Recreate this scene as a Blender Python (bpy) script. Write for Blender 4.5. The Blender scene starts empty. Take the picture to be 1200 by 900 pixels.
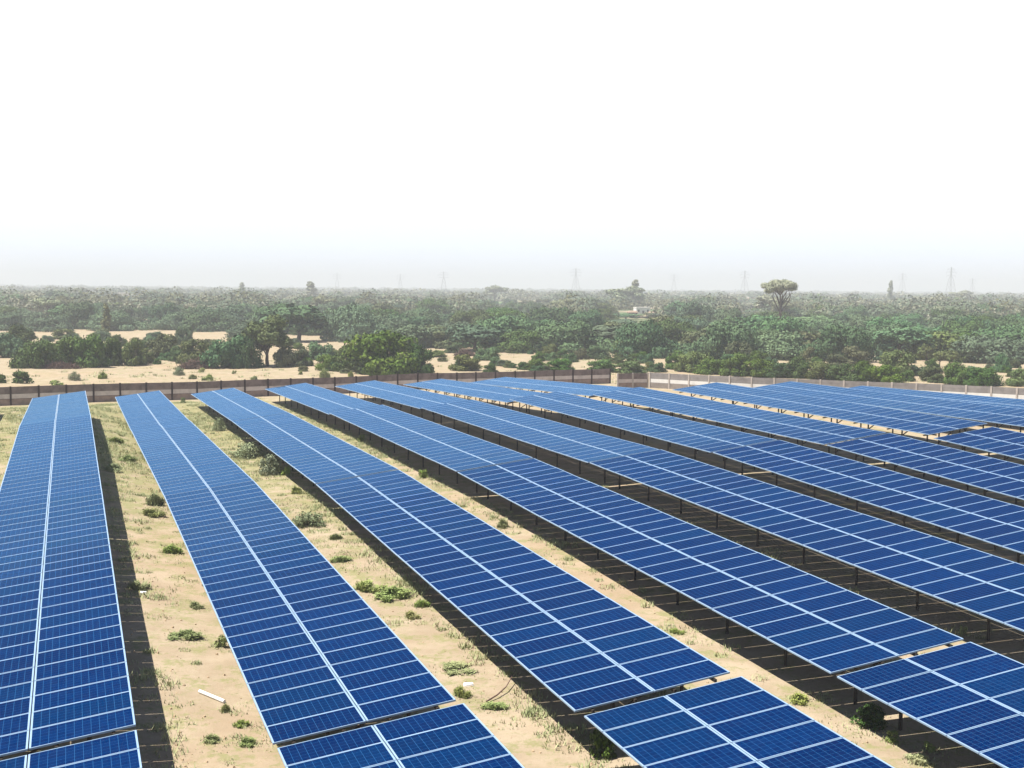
import bpy, math, random
import numpy as np
from mathutils import Matrix, Vector

# ------------------------------------------------------------------ camera, world, sun, exposure
SC = bpy.context.scene
COL = SC.collection
CAMZ = 12.0
F, PITCH, ROLL, YAW = 1469.4, math.radians(4.417), math.radians(0.43), math.radians(19.439)

def cam_basis():
    fw = np.array([math.sin(YAW)*math.cos(PITCH), math.cos(YAW)*math.cos(PITCH), -math.sin(PITCH)])
    r = np.array([math.cos(YAW), -math.sin(YAW), 0.0]); u = np.cross(r, fw)
    return math.cos(ROLL)*r+math.sin(ROLL)*u, -math.sin(ROLL)*r+math.cos(ROLL)*u, fw
CR, CU, CF = cam_basis()
cd = bpy.data.cameras.new('camera'); cam = bpy.data.objects.new('camera', cd); COL.objects.link(cam)
cam.matrix_world = Matrix(((CR[0], CU[0], -CF[0], 0), (CR[1], CU[1], -CF[1], 0), (CR[2], CU[2], -CF[2], CAMZ), (0, 0, 0, 1)))
cd.sensor_fit = 'HORIZONTAL'; cd.sensor_width = 36; cd.lens = F/1200*36
cd.clip_start = 0.1; cd.clip_end = 30000
SC.camera = cam

SUNV = Vector((-0.47, 0.10, 1.0)).normalized()          # towards the sun
SUN_EL = math.asin(SUNV.z); SUN_AZ = math.atan2(SUNV.x, SUNV.y)
SUN_STRENGTH, SKY_STRENGTH, EXPOSURE = 5.0, 0.05, 1.15
HAZE_DENSITY = 0.00052
w = bpy.data.worlds.new("World"); SC.world = w; w.use_nodes = True
nt = w.node_tree; nt.nodes.clear()
sky = nt.nodes.new('ShaderNodeTexSky'); sky.sky_type = 'NISHITA'; sky.sun_disc = False
sky.sun_elevation = SUN_EL; sky.sun_rotation = SUN_AZ
sky.air_density = 1.0; sky.dust_density = 0.6; sky.ozone_density = 3.0
tc = nt.nodes.new('ShaderNodeTexCoord'); sep = nt.nodes.new('ShaderNodeSeparateXYZ')
nt.links.new(tc.outputs['Generated'], sep.inputs[0])
ramp = nt.nodes.new('ShaderNodeValToRGB')               # milky layer of the sky, dense low down and thin overhead
e = ramp.color_ramp.elements
e[0].position = 0.0; e[0].color = (1, 1, 1, 1)
e[1].position = 0.42; e[1].color = (0, 0, 0, 1)
x = ramp.color_ramp.elements.new(0.228); x.color = (0.97, 0.97, 0.97, 1)
x = ramp.color_ramp.elements.new(0.25); x.color = (0.35, 0.35, 0.35, 1)
x = ramp.color_ramp.elements.new(0.30); x.color = (0.06, 0.06, 0.06, 1)
nt.links.new(sep.outputs['Z'], ramp.inputs[0])
mix = nt.nodes.new('ShaderNodeMix'); mix.data_type = 'RGBA'
nt.links.new(ramp.outputs[0], mix.inputs['Factor'])
nt.links.new(sky.outputs[0], mix.inputs['A'])
WHITE = 1.10/2**EXPOSURE/SKY_STRENGTH
low = nt.nodes.new('ShaderNodeValToRGB'); le = low.color_ramp.elements      # duller air right at the horizon
le[0].position = 0.0; le[0].color = (.47, .49, .53, 1)
q_ = low.color_ramp.elements.new(0.02); q_.color = (.51, .53, .57, 1)
le[1].position = 0.05; le[1].color = (.545, .61, .70, 1)
nt.links.new(sep.outputs['Z'], low.inputs[0])
vm = nt.nodes.new('ShaderNodeVectorMath'); vm.operation = 'SCALE'; vm.inputs['Scale'].default_value = WHITE*1.85
nt.links.new(low.outputs[0], vm.inputs[0]); nt.links.new(vm.outputs[0], mix.inputs['B'])
bg = nt.nodes.new('ShaderNodeBackground'); bg.inputs[1].default_value = SKY_STRENGTH
nt.links.new(mix.outputs['Result'], bg.inputs[0])
wo = nt.nodes.new('ShaderNodeOutputWorld'); nt.links.new(bg.outputs[0], wo.inputs[0])
w.cycles.sampling_method = 'MANUAL'; w.cycles.sample_map_resolution = 512

sl = bpy.data.lights.new('sun', 'SUN'); sun = bpy.data.objects.new('sun', sl); COL.objects.link(sun)
sl.energy = SUN_STRENGTH; sl.angle = math.radians(0.5); sl.color = (1.0, 0.955, 0.88)
sun.rotation_euler = SUNV.to_track_quat('Z', 'Y').to_euler(); sun.location = (0, 0, 60)
SC.view_settings.view_transform = 'Standard'; SC.view_settings.look = 'None'
SC.view_settings.exposure = EXPOSURE; SC.view_settings.gamma = 1.0; SC.view_settings.use_curve_mapping = False
SC.render.engine = 'CYCLES'
SC.cycles.use_denoising = True
SC.cycles.max_bounces = 5; SC.cycles.diffuse_bounces = 1; SC.cycles.glossy_bounces = 2
SC.cycles.transparent_max_bounces = 4; SC.cycles.volume_bounces = 1
SC.cycles.caustics_reflective = False; SC.cycles.caustics_refractive = False

# ------------------------------------------------------------------ helpers
def tag(o, label=None, cat=None, group=None, kind=None):
    if label: o['label'] = label
    if cat: o['category'] = cat
    if group: o['group'] = group
    if kind: o['kind'] = kind
    return o
def link(o, parent=None):
    COL.objects.link(o)
    if parent is not None: o.parent = parent
    return o
def empty(name, loc):
    o = bpy.data.objects.new(name, None); o.empty_display_size = 0.3; o.location = loc
    return link(o)
def make_mesh(name, V, Fc, mats, midx=None, smooth=False):
    me = bpy.data.meshes.new(name)
    if isinstance(V, np.ndarray): V = V.tolist()
    if isinstance(Fc, np.ndarray): Fc = Fc.tolist()
    me.from_pydata(V, [], Fc)
    for m in mats: me.materials.append(m)
    if midx is not None: me.polygons.foreach_set('material_index', np.asarray(midx, dtype=np.int32))
    if smooth: me.polygons.foreach_set('use_smooth', [True]*len(me.polygons))
    me.update()
    return me
def new(name, me, parent=None, loc=None, mat=None):
    o = bpy.data.objects.new(name, me); link(o, parent)
    if loc is not None: o.location = loc
    if mat is not None: o.matrix_local = mat
    return o
class MB:
    """collects simple solids and makes one mesh of them"""
    def __init__(s): s.V = []; s.F = []; s.M = []
    def hexa(s, c8, m=0):
        b = len(s.V); s.V += [tuple(c) for c in c8]
        for f in ((0,3,2,1),(4,5,6,7),(0,1,5,4),(1,2,6,5),(2,3,7,6),(3,0,4,7)):
            s.F.append(tuple(b+i for i in f)); s.M.append(m)
    def box(s, x0, x1, y0, y1, z0, z1, m=0):
        s.hexa([(x0,y0,z0),(x1,y0,z0),(x1,y1,z0),(x0,y1,z0),(x0,y0,z1),(x1,y0,z1),(x1,y1,z1),(x0,y1,z1)], m)
    def bar(s, a, b, wd, ht, m=0, up=(0,0,1)):
        a = Vector(a); b = Vector(b); d = (b-a).normalized(); upv = Vector(up)
        if abs(d.dot(upv)) > 0.95: upv = Vector((1, 0, 0))
        sd = d.cross(upv).normalized()*wd/2; u = sd.cross(d).normalized()*ht/2
        s.hexa([a-sd-u, a+sd-u, b+sd-u, b-sd-u, a-sd+u, a+sd+u, b+sd+u, b-sd+u], m)
    def tube(s, pts, rad, n=6, m=0):
        rings = []
        for i, p in enumerate(pts):
            p = Vector(p)
            d = (Vector(pts[min(i+1, len(pts)-1)])-Vector(pts[max(i-1, 0)])).normalized()
            a = Vector((0, 0, 1)) if abs(d.z) < 0.9 else Vector((1, 0, 0))
            sx = d.cross(a).normalized(); sy = sx.cross(d)
            r = rad[i] if hasattr(rad, '__len__') else rad
            b = len(s.V)
            for k in range(n):
                t = 2*math.pi*k/n; s.V.append(tuple(p+sx*math.cos(t)*r+sy*math.sin(t)*r))
            rings.append(b)
        for q in range(len(rings)-1):
            for k in range(n):
                s.F.append((rings[q]+k, rings[q]+(k+1)%n, rings[q+1]+(k+1)%n, rings[q+1]+k)); s.M.append(m)
        s.F.append(tuple(rings[0]+k for k in range(n))); s.M.append(m)
        s.F.append(tuple(rings[-1]+k for k in reversed(range(n)))); s.M.append(m)
    def mesh(s, name, mats, smooth=False): return make_mesh(name, s.V, s.F, mats, s.M, smooth)

class NB:
    """small node-building helper"""
    def __init__(s, name):
        s.m = bpy.data.materials.new(name); s.m.use_nodes = True; s.t = s.m.node_tree
        s.b = s.t.nodes['Principled BSDF']; s.L = s.t.links.new
    def n(s, typ, **kw):
        q = s.t.nodes.new(typ)
        for k, v in kw.items(): setattr(q, k, v)
        return q
    def val(s, sock, v):
        if isinstance(v, bpy.types.NodeSocket): s.L(v, sock)
        elif v is not None: sock.default_value = v
    def math(s, op, a, b=None, c=None):
        q = s.n('ShaderNodeMath', operation=op)
        for i, v in enumerate((a, b, c)): 
            if v is not None: s.val(q.inputs[i], v)
        return q.outputs[0]
    def mix(s, f, a, b):
        q = s.n('ShaderNodeMix', data_type='RGBA')
        s.val(q.inputs['Factor'], f)
        for nm, v in (('A', a), ('B', b)):
            s.val(q.inputs[nm], v if isinstance(v, bpy.types.NodeSocket) else (*v, 1)[:4])
        return q.outputs['Result']
    def noise(s, vec, scale, detail=3, rough=.55, dist=0):
        q = s.n('ShaderNodeTexNoise'); q.inputs['Scale'].default_value = scale
        q.inputs['Detail'].default_value = detail; q.inputs['Roughness'].default_value = rough
        q.inputs['Distortion'].default_value = dist
        if vec is not None: s.L(vec, q.inputs['Vector'])
        return q.outputs[0]
    def step(s, v, a, b):
        q = s.n('ShaderNodeMapRange', interpolation_type='SMOOTHSTEP')
        s.val(q.inputs[0], v); q.inputs[1].default_value = a; q.inputs[2].default_value = b
        return q.outputs[0]
    def obj(s): return s.n('ShaderNodeTexCoord').outputs['Object']
    def rnd(s): return s.n('ShaderNodeObjectInfo').outputs['Random']
    def bump(s, h, dist, strength=1):
        q = s.n('ShaderNodeBump'); q.inputs['Distance'].default_value = dist; q.inputs['Strength'].default_value = strength
        s.L(h, q.inputs['Height']); s.L(q.outputs[0], s.b.inputs['Normal'])
    def out(s, col, rough=.8, spec=.3, metal=0):
        s.val(s.b.inputs['Base Color'], col if isinstance(col, bpy.types.NodeSocket) else (*col, 1))
        s.val(s.b.inputs['Roughness'], rough); s.b.inputs['Specular IOR Level'].default_value = spec
        s.b.inputs['Metallic'].default_value = metal
        return s.m

# ------------------------------------------------------------------ materials
def mat_ground():
    b = NB('sandy_ground'); P = b.n('ShaderNodeNewGeometry').outputs['Position']
    sp = b.n('ShaderNodeSeparateXYZ'); b.L(P, sp.inputs[0])
    big = b.noise(P, .06, 4, .6); mid = b.noise(P, .55, 5, .62); fine = b.noise(P, 5, 6, .7); grit = b.noise(P, 28, 3, .7)
    c = b.mix(b.step(mid, .35, .68), (.27, .212, .145), (.335, .272, .193))
    c = b.mix(b.math('MULTIPLY', b.step(fine, .50, .72), .45), c, (.25, .18, .112))
    c = b.mix(b.math('MULTIPLY', b.step(grit, .58, .75), .35), c, (.18, .135, .088))
    c = b.mix(b.math('MULTIPLY', b.step(big, .45, .62), .35), c, (.31, .215, .135))
    # thin dry weed cover: patches that really differ in colour
    wn = b.math('ADD', b.noise(P, 1.0, 7, .78), b.math('MULTIPLY', b.noise(P, 7, 4, .75), .35))
    far = b.step(sp.outputs['Y'], 30, 85)
    inside = b.math('MULTIPLY', b.step(sp.outputs['X'], 24, 12), b.step(sp.outputs['Y'], 138, 128))
    thr = b.math('ADD', wn, b.math('MULTIPLY', b.math('MULTIPLY', far, inside), .12))
    weed = b.step(thr, .665, .80)
    c = b.mix(b.math('MULTIPLY', weed, .7), c, (.185, .19, .075))
    # scrub land far off: low green growth between the trees
    d = b.n('ShaderNodeVectorMath', operation='LENGTH'); b.L(P, d.inputs[0])
    outer = b.step(d.outputs['Value'], 330, 520)
    fld = b.step(b.noise(P, .012, 3, .6), .40, .56)
    c = b.mix(b.math('MULTIPLY', outer, fld), c, (.085, .12, .048))
    b.bump(b.math('ADD', b.math('MULTIPLY', fine, 1.0), b.math('MULTIPLY', grit, .3)), .05, .7)
    return b.out(c, .95, .1)

def mat_cells():
    b = NB('solar_cells'); O = b.obj(); sp = b.n('ShaderNodeSeparateXYZ'); b.L(O, sp.inputs[0])
    r = b.rnd()
    def lines(v, cell, half):
        q = b.math('DIVIDE', v, cell); fr = b.math('FRACT', b.math('ADD', q, 50.5 if cell == 0 else 50))
        dd = b.math('MINIMUM', fr, b.math('SUBTRACT', 1.0, fr))
        return b.math('LESS_THAN', b.math('MULTIPLY', dd, cell), half)
    lx = lines(sp.outputs['X'], .1575, .0036); ly = lines(sp.outputs['Y'], .1575, .0026)
    grid = b.math('MAXIMUM', lx, ly)
    # each cell is its own crystal: a slightly different blue
    cellv = b.n('ShaderNodeVectorMath', operation='SNAP'); b.L(O, cellv.inputs[0]); cellv.inputs[1].default_value = (.1575, .1575, 1)
    addv = b.n('ShaderNodeVectorMath', operation='ADD'); b.L(cellv.outputs[0], addv.inputs[0])
    cmb = b.n('ShaderNodeCombineXYZ'); b.L(b.math('MULTIPLY', r, 37.0), cmb.inputs[2]); b.L(cmb.outputs[0], addv.inputs[1])
    wn = b.n('ShaderNodeTexWhiteNoise', noise_dimensions='3D'); b.L(addv.outputs[0], wn.inputs['Vector'])
    cry = b.noise(O, 34, 2, .7)
    c = b.mix(wn.outputs['Value'], (.0, .0082, .050), (.0, .0138, .068))
    c = b.mix(b.math('MULTIPLY', b.step(cry, .35, .7), .35), c, (.0, .016, .085))
    c = b.mix(b.step(r, 0, 1), c, b.mix(.5, c, (.0, .0055, .038)))
    c = b.mix(b.math('MULTIPLY', b.step(b.math('FRACT', b.math('MULTIPLY', r, 13.7)), .55, 1), .35), c, (.0, .018, .062))
    c = b.mix(grid, c, (.018, .080, .19))
    # thin dust film
    dust = b.step(b.noise(O, 1.7, 4, .6), .45, .8)
    c = b.mix(b.math('MULTIPLY', dust, .004), c, (.4, .38, .33))
    df = b.n('ShaderNodeBsdfDiffuse'); b.L(c, df.inputs['Color'])
    gl = b.n('ShaderNodeBsdfGlossy'); gl.inputs['Color'].default_value = (.30, .64, 1.0, 1); gl.inputs['Roughness'].default_value = .04
    fr = b.n('ShaderNodeFresnel'); fr.inputs['IOR'].default_value = 1.08
    ms = b.n('ShaderNodeMixShader'); b.L(fr.outputs[0], ms.inputs[0]); b.L(df.outputs[0], ms.inputs[1]); b.L(gl.outputs[0], ms.inputs[2])
    b.L(ms.outputs[0], b.t.nodes['Material Output'].inputs[0])
    return b.m

def mat_flat(name, col, rough=.6, spec=.3, metal=0, var=.12, scale=6, dark=None):
    b = NB(name); O = b.obj(); n1 = b.noise(O, scale, 4, .65)
    d = dark or tuple(c*(1-var*2) for c in col)
    c = b.mix(b.step(n1, .35, .75), col, d)
    return b.out(c, rough, spec, metal)

def mat_leaf(name, c1, c2, c3=None, trans=.0):
    b = NB(name); O = b.obj(); r = b.rnd()
    n1 = b.noise(O, .9, 2, .6); n2 = b.noise(O, 5.5, 3, .7)
    c = b.mix(b.step(n1, .35, .68), c1, c2)
    c = b.mix(b.math('MULTIPLY', b.step(n2, .45, .75), .5), c, c3 or c2)
    hs = b.n('ShaderNodeHueSaturation'); b.L(c, hs.inputs['Color'])
    b.L(b.math('ADD', .475, b.math('MULTIPLY', r, .05)), hs.inputs['Hue'])
    b.L(b.math('ADD', .75, b.math('MULTIPLY', b.math('FRACT', b.math('MULTIPLY', r, 7.3)), .5)), hs.inputs['Value'])
    b.L(b.math('ADD', .75, b.math('MULTIPLY', b.math('FRACT', b.math('MULTIPLY', r, 3.1)), .35)), hs.inputs['Saturation'])
    m = b.out(hs.outputs[0], .75, .15)
    return m

M = {}
M['ground'] = mat_ground()
M['cells'] = mat_cells()
M['frame'] = mat_flat('anodised_aluminium', (.25, .36, .50), .36, .5, .15, .05, 3)
M['back'] = mat_flat('white_backsheet', (.30, .30, .30), .6)
M['steel'] = mat_flat('shade_dark_steel', (.04, .032, .027), .7, .2, .0, .2, 9)  # steel colour darkened to stand in for deep shade under the tables
M['pipe'] = mat_flat('white_plastic', (.82, .80, .76), .4)
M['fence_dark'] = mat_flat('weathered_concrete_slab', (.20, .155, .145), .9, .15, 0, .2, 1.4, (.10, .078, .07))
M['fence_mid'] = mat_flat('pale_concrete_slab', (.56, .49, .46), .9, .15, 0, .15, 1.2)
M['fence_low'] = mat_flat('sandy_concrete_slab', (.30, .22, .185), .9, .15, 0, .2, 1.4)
M['post_dark'] = mat_flat('dark_brown_concrete', (.045, .03, .028), .9, .1, 0, .2, 2)  # near-black brown, much darker than the slabs and the light posts
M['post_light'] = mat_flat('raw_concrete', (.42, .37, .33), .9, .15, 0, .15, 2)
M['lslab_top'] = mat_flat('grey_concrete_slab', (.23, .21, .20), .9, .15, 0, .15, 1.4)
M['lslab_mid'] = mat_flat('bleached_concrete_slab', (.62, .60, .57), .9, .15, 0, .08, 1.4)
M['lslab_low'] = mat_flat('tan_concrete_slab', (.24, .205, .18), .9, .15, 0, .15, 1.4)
M['bark'] = mat_flat('bark', (.12, .09, .065), .95, .1, 0, .25, 5)
M['twig'] = mat_flat('dead_twigs', (.15, .095, .075), .95, .1, 0, .25, 5)
M['mesquite'] = mat_leaf('mesquite_leaves', (.040, .080, .013), (.068, .118, .020), (.10, .145, .033))
M['teal'] = mat_leaf('blue_green_leaves', (.056, .106, .044), (.085, .145, .060), (.11, .17, .076))
M['olive'] = mat_leaf('olive_leaves', (.070, .092, .028), (.120, .135, .045), (.16, .165, .065))
M['lime'] = mat_leaf('yellow_green_leaves', (.060, .105, .014), (.10, .14, .02), (.13, .16, .03))
M['pale'] = mat_leaf('haze_pale_leaves', (.16, .185, .10), (.23, .24, .14), (.27, .27, .18))  # pale foliage, lightened further so the colour stands in for distance haze
M['weed'] = mat_leaf('weed_leaves', (.18, .225, .06), (.26, .30, .09), (.34, .34, .14))
M['grey'] = mat_leaf('grey_green_leaves', (.19, .23, .12), (.26, .29, .16), (.33, .33, .2))
M['grass'] = mat_leaf('grass_blades', (.25, .28, .09), (.34, .34, .13), (.40, .37, .18))
M['wall_white'] = mat_flat('whitewashed_wall', (.72, .68, .63), .85, .2, 0, .08, .6)
M['wall_mud'] = mat_flat('mud_wall', (.52, .38, .28), .9, .1, 0, .15, .6)
M['roof'] = mat_flat('thatch_roof', (.33, .23, .17), .95, .1, 0, .2, 1)
M['glass_dark'] = mat_flat('dark_window', (.03, .03, .03), .2, .5)
M['field'] = mat_flat('pale_crop_field', (.17, .24, .09), .95, .1, 0, .15, .05)

# ------------------------------------------------------------------ rows of tables: centre line heights (relative to the camera) by distance
TILT = math.radians(7.44); MW, MD, PIT = 1.96, 0.99, 1.01
XR = {0: -7.6, 1: -.89, 2: 5.72, 3: 12.46, 4: 19.32, 5: 26.1, 6: 32.9, 7: 39.7, 8: 46.5, 9: 53.3, 10: 60.1}
# (row, y start, modules, z start, z end)
TB = [(0, 77.7, 26, -8.0, -8.62),
      (1, -1.68, 26, -8.80, -8.80), (1, 24.86, 26, -8.79, -8.24), (1, 51.18, 26, -8.275, -7.93), (1, 77.50, 26, -7.96, -8.62),
      (2, -6.66, 31, -9.0, -8.99), (2, 25.22, 31, -9.10, -9.01), (2, 56.60, 31, -9.02, -9.55), (2, 88.0, 31, -9.60, -9.98),
      (3, -6.46, 31, -9.35, -9.13), (3, 25.37, 31, -9.19, -8.81), (3, 56.84, 31, -8.80, -9.17), (3, 88.27, 31, -9.17, -9.88),
      (4, -5.90, 31, -9.6, -9.08), (4, 25.65, 31, -9.07, -8.58), (4, 57.12, 31, -8.56, -8.80), (4, 88.55, 31, -8.90, -9.56),
      (5, 25.5, 31, -8.91, -8.37), (5, 57.02, 31, -8.39, -8.58), (5, 88.70, 31, -8.68, -9.45),
      (6, 25.4, 31, -9.05, -8.10), (6, 56.95, 31, -8.12, -8.11), (6, 88.75, 31, -8.38, -9.42),
      (7, 25.4, 31, -9.08, -7.96), (7, 57.0, 31, -7.96, -7.92), (7, 88.75, 31, -8.05, -9.35),
      (8, 25.4, 31, -8.95, -7.82), (8, 57.10, 31, -7.66, -7.68),
      (9, 57.10, 31, -7.45, -7.72),
      (10, 57.10, 31, -7.40, -8.20)]
PROF = {}
for row, y0, n, z0, z1 in TB:
    PROF.setdefault(row, []).extend([(y0, z0), (y0+n*PIT, z1)])
for k in PROF: PROF[k].sort()
HG = 1.45
def zrow(row, y):
    P = PROF[row]
    if y <= P[0][0]: return P[0][1]
    if y >= P[-1][0]: return P[-1][1]
    return float(np.interp(y, [p[0] for p in P], [p[1] for p in P]))
# fence line: back run then right run
FB = [(-32, 133.0), (-6.6, 133.6), (11.5, 135.9), (28, 139.5), (47, 143.8), (64.4, 145.2)]
FR = [(62.4, 138.4), (66.3, 138.2)]
FL = [(66.5, 138.0), (73, 129.2), (84.3, 118.6), (90, 112.8), (94.3, 106.6), (112, 84)]
def fence_y(x):
    P = [(-400, 133)]+FB[:-1]+[(64.4, 141)]+FL+[(150, 40)]
    return float(np.interp(x, [p[0] for p in P], [p[1] for p in P]))
def sm(t): t = min(1, max(0, t)); return t*t*(3-2*t)
_rs = np.random.RandomState(5); _ph = _rs.rand(24)*6.283; _dr = _rs.randn(24, 2)
def wav(x, y, s, a):
    v = 0
    for i in range(12):
        k = (1+i*.45)/s; v += math.sin((x*_dr[i, 0]+y*_dr[i, 1])*k+_ph[i])/(1+i*.45)
    return v*a
XK = sorted(XR)
def ground_z(x, y):
    xs = [XR[k] for k in XK]; zs = [zrow(k, y)-HG for k in XK]
    zin = float(np.interp(x, xs, zs))
    ys = [PROF[k][-1][0] for k in XK]
    yend = float(np.interp(x, xs, ys)); fy = fence_y(x)
    o = -12.1
    t1 = sm((y-yend-1.0)/max(8.0, fy-yend-1.5))
    t2 = sm((x-XR[10]-3)/24.0)
    t3 = sm((-x-14)/40.0)*.5
    t = 1-(1-t1)*(1-t2)*(1-t3)
    z = zin*(1-t)+o*t
    dist = math.hypot(x, y)
    inner = 1-sm((y-fy)/10)
    z += wav(x, y, 5.0, .03)*inner+(1-inner)*(wav(x, y, 9.0, .10)+wav(x, y, 60., .22)*sm((dist-180)/200))
    return z+CAMZ
def axis(segs):
    out = []
    for a, b, st in segs:
        n = max(1, int(round((b-a)/st))); out += list(np.linspace(a, b, n+1)[:-1])
    return out+[segs[-1][1]]
GX = axis([(-7000, -1500, 1100), (-1500, -400, 150), (-400, -60, 20), (-60, -14, 4), (-14, 112, 1.0), (112, 260, 4), (260, 700, 20), (700, 2000, 100), (2000, 7000, 1000)])
GY = axis([(-300, -30, 45), (-30, 20, 5), (20, 152, 1.0), (152, 260, 3), (260, 620, 14), (620, 2000, 80), (2000, 7500, 900)])
V = [(x, y, ground_z(x, y)) for y in GY for x in GX]
nx = len(GX)
Fq = [(j*nx+i, j*nx+i+1, (j+1)*nx+i+1, (j+1)*nx+i) for j in range(len(GY)-1) for i in range(nx-1)]
g = new('ground', make_mesh('ground', V, Fq, [M['ground']], smooth=True)); tag(g, kind='structure')

def at(px, py, z=None):
    """the point of the ground seen at that place of the 1200x900 photograph, and its depth"""
    d = CF*F+CR*(px-600)+CU*(450-py)
    zz = -12.1 if z is None else z
    for _ in range(1 if z is not None else 12):
        t = zz/d[2]; P = d*t
        if z is None:
            zz = .5*zz+.5*(ground_z(P[0], P[1])-CAMZ)
    P = d*(zz/d[2])
    return P[0], P[1], P[2]+CAMZ, float(P@CF)

# ------------------------------------------------------------------ haze
hb = MB(); hb.box(-7050, 7050, -350, 7550, -2.2, 64)
hm = bpy.data.materials.new('haze'); hm.use_nodes = True
t = hm.node_tree; t.nodes.clear(); ho = t.nodes.new('ShaderNodeOutputMaterial'); pv = t.nodes.new('ShaderNodeVolumePrincipled')
pv.inputs['Color'].default_value = (.65, .67, .71, 1); pv.inputs['Density'].default_value = HAZE_DENSITY
pv.inputs['Anisotropy'].default_value = 0.0
t.links.new(pv.outputs[0], ho.inputs['Volume'])
hz = new('haze', hb.mesh('haze', [hm])); tag(hz, kind='stuff')

# ------------------------------------------------------------------ solar tables
def module_meshes():
    hx, hy, fr, th = MW/2, MD/2, .023, .04
    f = MB()
    f.box(-hx, hx, -hy, -hy+fr, -th, 0); f.box(-hx, hx, hy-fr, hy, -th, 0)
    fe = .036
    f.box(-hx, -hx+fe, -hy+fr, hy-fr, -th, 0); f.box(hx-fe, hx, -hy+fr, hy-fr, -th, 0)
    gl = MB(); gl.box(-hx+fe, hx-fe, -hy+fr, hy-fr, -.014, -.004)
    gl.M[0] = 1
    frame = f.mesh('panel_frame', [M['frame']])
    glass = gl.mesh('panel_glass', [M['cells'], M['back']])
    a = MB(); a.V = list(gl.V); a.F = list(gl.F); a.M = list(gl.M); b0 = len(a.V)
    a.V += f.V; a.F += [tuple(i+b0 for i in q) for q in f.F]; a.M += [2]*len(f.F)
    whole = a.mesh('solar_panel', [M['cells'], M['back'], M['frame']])
    return frame, glass, whole
ME_FRAME, ME_GLASS, ME_WHOLE = module_meshes()
def unit_bar(name, wd, ht, mat):        # a bar of length 1 along +Z
    b = MB(); b.box(-wd/2, wd/2, -ht/2, ht/2, 0, 1); return b.mesh(name, [mat])
ME_POST = unit_bar('leg', .07, .06, M['steel']); ME_BAR = unit_bar('brace', .05, .05, M['steel'])
ME_RAFT = unit_bar('rafter', .06, .10, M['steel']); ME_PURL = unit_bar('purlin', .06, .07, M['steel'])
def place_bar(name, me, parent, a, b):
    a = Vector(a); b = Vector(b); d = b-a; L = d.length; z = d/L
    x = Vector((0, 1, 0)).cross(z)
    if x.length < .2: x = Vector((1, 0, 0))
    x = (x-z*x.dot(z)).normalized(); y = z.cross(x)
    m = Matrix(((x.x, y.x, z.x*L, a.x), (x.y, y.y, z.y*L, a.y), (x.z, y.z, z.z*L, a.z), (0, 0, 0, 1)))
    return new(name, me, parent, mat=m)
rng = random.Random(11)
ORD = ['off-frame', 'first', 'second', 'third', 'fourth', 'fifth', 'sixth', 'seventh', 'eighth', 'ninth', 'tenth']
seen = {}
ROWMAX = {}
for t_ in TB: ROWMAX[t_[0]] = ROWMAX.get(t_[0], 0)+1
def table(row, y0, n, z0, z1):
    k = seen.get(row, 0); seen[row] = k+1
    L = n*PIT; gr = math.atan2(z1-z0, L); xc = XR[row]
    gz = ground_z(xc, y0+.5)
    t = empty('solar_table', (xc, y0, gz))
    if row == 0: lab = 'solar table past the left picture edge, known by its shadow only'
    else:
        if y0 < 20: pos = 'nearest one, cut by picture bottom'
        elif row == 1: pos = {1: 'second one from below', 2: 'third one from below', 3: 'pale farthest one'}[k]
        elif y0 < 50: pos = 'one just past the first gap' if row < 5 else 'nearest one, cut by right edge'
        elif y0 < 76: pos = 'middle one between two gaps' if row < 8 else 'the one ending on open sand'
        else: pos = 'pale farthest one'
        lab = 'blue solar table, %s row from left, %s' % (ORD[row], pos)
    tag(t, lab, 'solar array', 'rows of blue solar tables')
    e2 = Vector((0, math.cos(gr), math.sin(gr)))
    e1 = Vector((math.cos(TILT), 0, math.sin(TILT))); e1 = (e1-e2*e1.dot(e2)).normalized()
    nn = e1.cross(e2)
    base = Vector((0, 0, z0+CAMZ-gz))
    def P(u, v, w_=0.0): return base+e1*u+e2*(v/math.cos(gr))+nn*w_
    far = y0 > 50
    for j in range(n):
        sag = .003*math.sin(j*1.3+row)
        for s in (-1, 1):
            a, bq = rng.gauss(0, .0012), rng.gauss(0, .0012)
            ex = (e1+nn*a).normalized(); ey = (e2+nn*bq); ey = (ey-ex*ey.dot(ex)).normalized(); ez = ex.cross(ey)
            c = P(s*(MW/2+.012), (j+.5)*PIT, sag+rng.gauss(0, .0015))
            m = Matrix(((ex.x, ey.x, ez.x, c.x), (ex.y, ey.y, ez.y, c.y), (ex.z, ey.z, ez.z, c.z), (0, 0, 0, 1)))
            if far: new('solar_panel', ME_WHOLE, t, mat=m)
            else:
                q = new('solar_panel', ME_GLASS, t, mat=m); new('frame', ME_FRAME, q)
    for u in (-1.55, -.5, .5, 1.55):
        place_bar('purlin', ME_PURL, t, P(u, -.06, -.10), P(u, L-.0, -.10))
    nf = 10 if n > 28 else 9
    for i in range(nf):
        v = .8+i*(L-1.6)/(nf-1)
        place_bar('rafter', ME_RAFT, t, P(-1.75, v, -.19), P(1.75, v, -.19))
        for u in (-.7, 1.1):
            top = P(u, v, -.21); g2 = ground_z(xc+top.x, y0+top.y)-gz
            place_bar('leg', ME_POST, t, (top.x, top.y, g2-.3), top)
        a = P(-.7, v, -.7); b_ = P(.3, v, -.24)
        if not far or row >= 5: place_bar('brace', ME_BAR, t, (a.x, a.y, a.z), (b_.x, b_.y, b_.z))
    return t
for a in TB: table(*a)

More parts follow.
